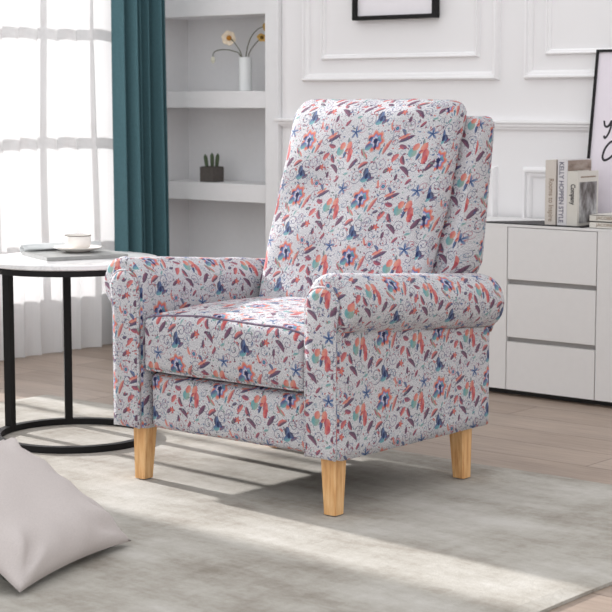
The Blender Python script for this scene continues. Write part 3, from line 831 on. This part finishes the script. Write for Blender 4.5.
def loft(stations, sgn, u_in, uvo, name_uv=0):
    """stations: (v, profile pts)"""
    bm = bmesh.new(); uvl = bm.loops.layers.uv.verify(); rings = []
    ref = stations[len(stations)//2][1]; s = [0]
    for i in range(1, len(ref)+1): s.append(s[-1]+math.dist(ref[i-1], ref[i % len(ref)]))
    for v, pts in stations:
        rings.append([bm.verts.new((UC+sgn*(u_in+x), v+0, z)) for x, z in pts])
    n = len(ref); cum = [0]
    for i in range(1, len(stations)): cum.append(cum[-1]+max(abs(stations[i][0]-stations[i-1][0]), .002))
    for a in range(len(rings)-1):
        for i in range(n):
            j = (i+1) % n
            f = bm.faces.new((rings[a][i], rings[a][j], rings[a+1][j], rings[a+1][i]))
            for l, (si, aa) in zip(f.loops, ((s[i], a), (s[i+1], a), (s[i+1], a+1), (s[i], a+1))):
                l[uvl].uv = (cum[aa]+uvo[0], -si*sgn*(1 if sgn > 0 else 1)+uvo[1])
    for r, sg in ((rings[0], 1), (rings[-1], -1)):
        c = sum((v.co for v in r), Vector())/len(r); cvt = bm.verts.new(c)
        for i in range(n):
            f = bm.faces.new((r[i], cvt, r[(i+1) % n]))
            for l in f.loops: l[uvl].uv = (l.vert.co.x+uvo[0]+.07, l.vert.co.z+uvo[1])
    bmesh.ops.recalc_face_normals(bm, faces=bm.faces); bm.normal_update()
    for f in bm.faces:
        if abs(f.normal.y) > .55:
            for l in f.loops: l[uvl].uv = (l.vert.co.x+uvo[0]+.07, l.vert.co.z+uvo[1])
    return bm
def puffy(pts, t, v, seed):
    out = []
    for x, z in pts: out.append((x, z))
    return out
VF, VB_ = 3.343, 4.03
for sgn in (-1, 1):
    st = []
    for v, d in ((VF, .014), (VF+.004, .007), (VF+.010, .002), (VF+.020, .0003)): st.append((v, inset(arm_profile(0), d)))
    for v in L(VF+.035, VB_-.03, 14):
        t = (v-VF)/(VB_-VF); pr = arm_profile(t); q = []
        for x, z in pr:
            w = .0025*noise.noise(Vector((x*14, v*9, z*14+sgn*3)))
            bl = .006*math.sin(PI*t)*(1 if x > .09 and z < .45 else 0)*math.sin(PI*max(0, min(1, (z-.150)/.29)))
            q.append((x+w+bl, z+w*(z > .45)))
        st.append((v, q))
    for v, d in ((VB_-.010, .002), (VB_-.003, .006), (VB_, .012)): st.append((v, inset(arm_profile(1), d)))
    am = part('armrest', loft(st, sgn, .293, (.02 if sgn > 0 else .13, .06 if sgn > 0 else .0)), 'fabric', ch, True)
    pf_ = panel_profile()
    fp = [(VF+.016, pf_), (VF-.008, pf_), (VF-.014, inset(pf_, .004)), (VF-.018, inset(pf_, .014))]
    pn = part('front_panel', loft(fp[::-1], sgn, .293, (.05+sgn*.06, .02)), 'fabric', am, True, label='flat padded panel on the front of the arm')
    pp = [(UC+sgn*(.293+x), VF-.006, z) for x, z in inset(pf_, -.001)]
    part('piping', tube(pp, BR, 8, uvs=True), 'fabric', am, True)

# back shell with wings
def wingfn(s, n):
    z = s.z+.60; hw = 1.0
    if z < .60: hw = 1-.10*min(1, (.60-z)/.08)
    x = s.x*hw; lean = (z-.55)*.14 if z > .56 else -.055*min(1, (.56-z)/.10)
    p = Vector((x, s.y+lean+4.042, z))
    if n.y < 0: p.y += n.y*.075*max(0, min(1, 1-(z-.55)/.42)); p.y += -.006*bumpn(n.x, n.z)*(n.y < 0)
    p.z += -.012*(abs(n.x)**4)*(n.z > 0)*0
    return p+Vector((UC, 0, 0))
bk = part('backrest', padded(.328, .04, .405, .022, wingfn, (10, 3, 24), (.17, .05)), 'fabric', ch, True)
for sx in (-1, 1):
    pth = [(sx*.328, .04, z) for z in L(-.1, .39, 20)]
    part('piping', tube(edgepts(.328, .04, .405, .022, wingfn, pth, .001), BR*.8, 8, uvs=True), 'fabric', bk, True)

# back cushion
chz = .300
def backfn(s, n):
    z = s.z+.745; lean = (z-.55)*.34
    x = s.x*(1+.03*n.z)
    p = Vector((x, s.y+lean+3.868, z))
    f = max(0, -n.y)
    p.y -= (.040*bumpn(n.x, n.z*.9)+.010*bumpn(n.x, (n.z+.55)*1.4))*f
    p.z += .010*bumpn(n.x*.95, n.y)*(n.z > .9); p.x += .012*n.x*bumpn(n.y, n.z*.8)
    p.y += wr(p, 7, .014, 2)*f; p.x += wr(p, 6, .006, 6); p.z += wr(p, 8, .006, 4)*max(0, n.z)
    return p+Vector((UC, 0, 0))
bcus = part('back_cushion', padded(.277, .060, chz, .045, backfn, (18, 4, 18), (.02, .11)), 'fabric', ch, True)
for yy in (.060,):
    pth = [(-.277, yy, z) for z in L(-.25, .28, 18)]+[(x, yy, chz) for x in L(-.26, .26, 18)]+[(.277, yy, z) for z in L(.28, -.25, 18)]
    part('piping', tube(edgepts(.277, .060, chz, .045, backfn, pth, .001), BR, 8, uvs=True), 'welt', bcus, True)  # dark welt paints in the shade along the back cushion seam
pth_front = [(-.256, -.060, z) for z in L(-.25, .28, 18)]+[(x, -.060, chz) for x in L(-.26, .26, 18)]+[(.256, -.060, z) for z in L(.28, -.25, 18)]

# legs
def leg(cx, cy, sx, sy):
    bm = bmesh.new(); h0, h1 = .0, .160
    a = [(-.0235, -.0235), (.0235, -.0235), (.0235, .0235), (-.0235, .0235)]
    def ringv(z, k, ox, oy, c=.003):
        r = []
        for i, (x, y) in enumerate(a):
            x *= k; y *= k
            for (p, q) in (((1, 0), (0, 1)) if i % 2 == 0 else ((0, 1), (1, 0))):
                r.append(bm.verts.new((cx+ox+x-math.copysign(c, x)*p, cy+oy+y-math.copysign(c, y)*q, z)))
        return r
    lo = ringv(.003, .80, -sx*.004*0+sx*.004, sy*.004); hi = ringv(h1, 1.06, 0, 0)
    n = len(lo)
    # order verts round the ring
    def srt(r):
        c = sum((v.co for v in r), Vector())/len(r); return sorted(r, key=lambda v: math.atan2(v.co.y-c.y, v.co.x-c.x))
    lo, hi = srt(lo), srt(hi)
    for i in range(n): bm.faces.new((lo[i], lo[(i+1) % n], hi[(i+1) % n], hi[i]))
    bm.faces.new(lo[::-1]); bm.faces.new(hi)
    bmesh.ops.recalc_face_normals(bm, faces=bm.faces)
    o = part('leg', bm, 'oak', ch)
    part('foot_glide', lathe([(0, 0), (.015, 0), (.016, .003), (0, .0035)], (cx+sx*.004, cy+sy*.004, .0005), 16), 'felt', o)
for cx, cy, sx, sy in ((UC-.328, 3.392, -1, -1), (UC+.344, 3.392, 1, -1), (UC+.344, 3.955, 1, 1), (UC-.328, 3.955, -1, 1)):
    leg(cx, cy, sx, sy)

# ================================================================== light
w = bpy.data.worlds.new('sky'); bpy.context.scene.world = w; w.use_nodes = True
nt = w.node_tree; bg = nt.nodes['Background']
tc = nt.nodes.new('ShaderNodeTexCoord'); dp = nt.nodes.new('ShaderNodeVectorMath'); dp.operation = 'DOT_PRODUCT'
nt.links.new(tc.outputs['Generated'], dp.inputs[0]); dp.inputs[1].default_value = Vector((-.55, -.80, .15)).normalized()
rp = nt.nodes.new('ShaderNodeMapRange'); nt.links.new(dp.outputs['Value'], rp.inputs[0])
rp.inputs[1].default_value = -1; rp.inputs[2].default_value = 1; rp.inputs[3].default_value = .72; rp.inputs[4].default_value = 1.25
bg.inputs[0].default_value = (.97, .985, 1, 1); nt.links.new(rp.outputs[0], bg.inputs[1])
sl = bpy.data.lights.new('sun', 'SUN'); sl.energy = 5.8; sl.angle = math.radians(1.5); sl.color = (1, .985, .975)
so = bpy.data.objects.new('sun', sl); C.objects.link(so)
el = math.radians(21); d = Vector((math.cos(el), -.06, -math.sin(el)))
so.rotation_euler = d.to_track_quat('-Z', 'Y').to_euler(); so.location = (-9, 4, 5)

# ================================================================== camera
cam = bpy.data.cameras.new('camera'); co = bpy.data.objects.new('camera', cam); C.objects.link(co)
co.location = (0, 0, 1.05); p = math.atan((306-100)/1750)
co.rotation_euler = (PI/2-p, 0, math.radians(40)); cam.sensor_width = 36; cam.lens = 1750/612*36; cam.clip_start = .05
cam.dof.use_dof = True; cam.dof.focus_distance = 4.85; cam.dof.aperture_fstop = 9
bpy.context.scene.camera = co
vs_ = bpy.context.scene.view_settings; vs_.view_transform = 'Standard'; vs_.look = 'None'; vs_.exposure = .32; vs_.gamma = 1; vs_.use_curve_mapping = False
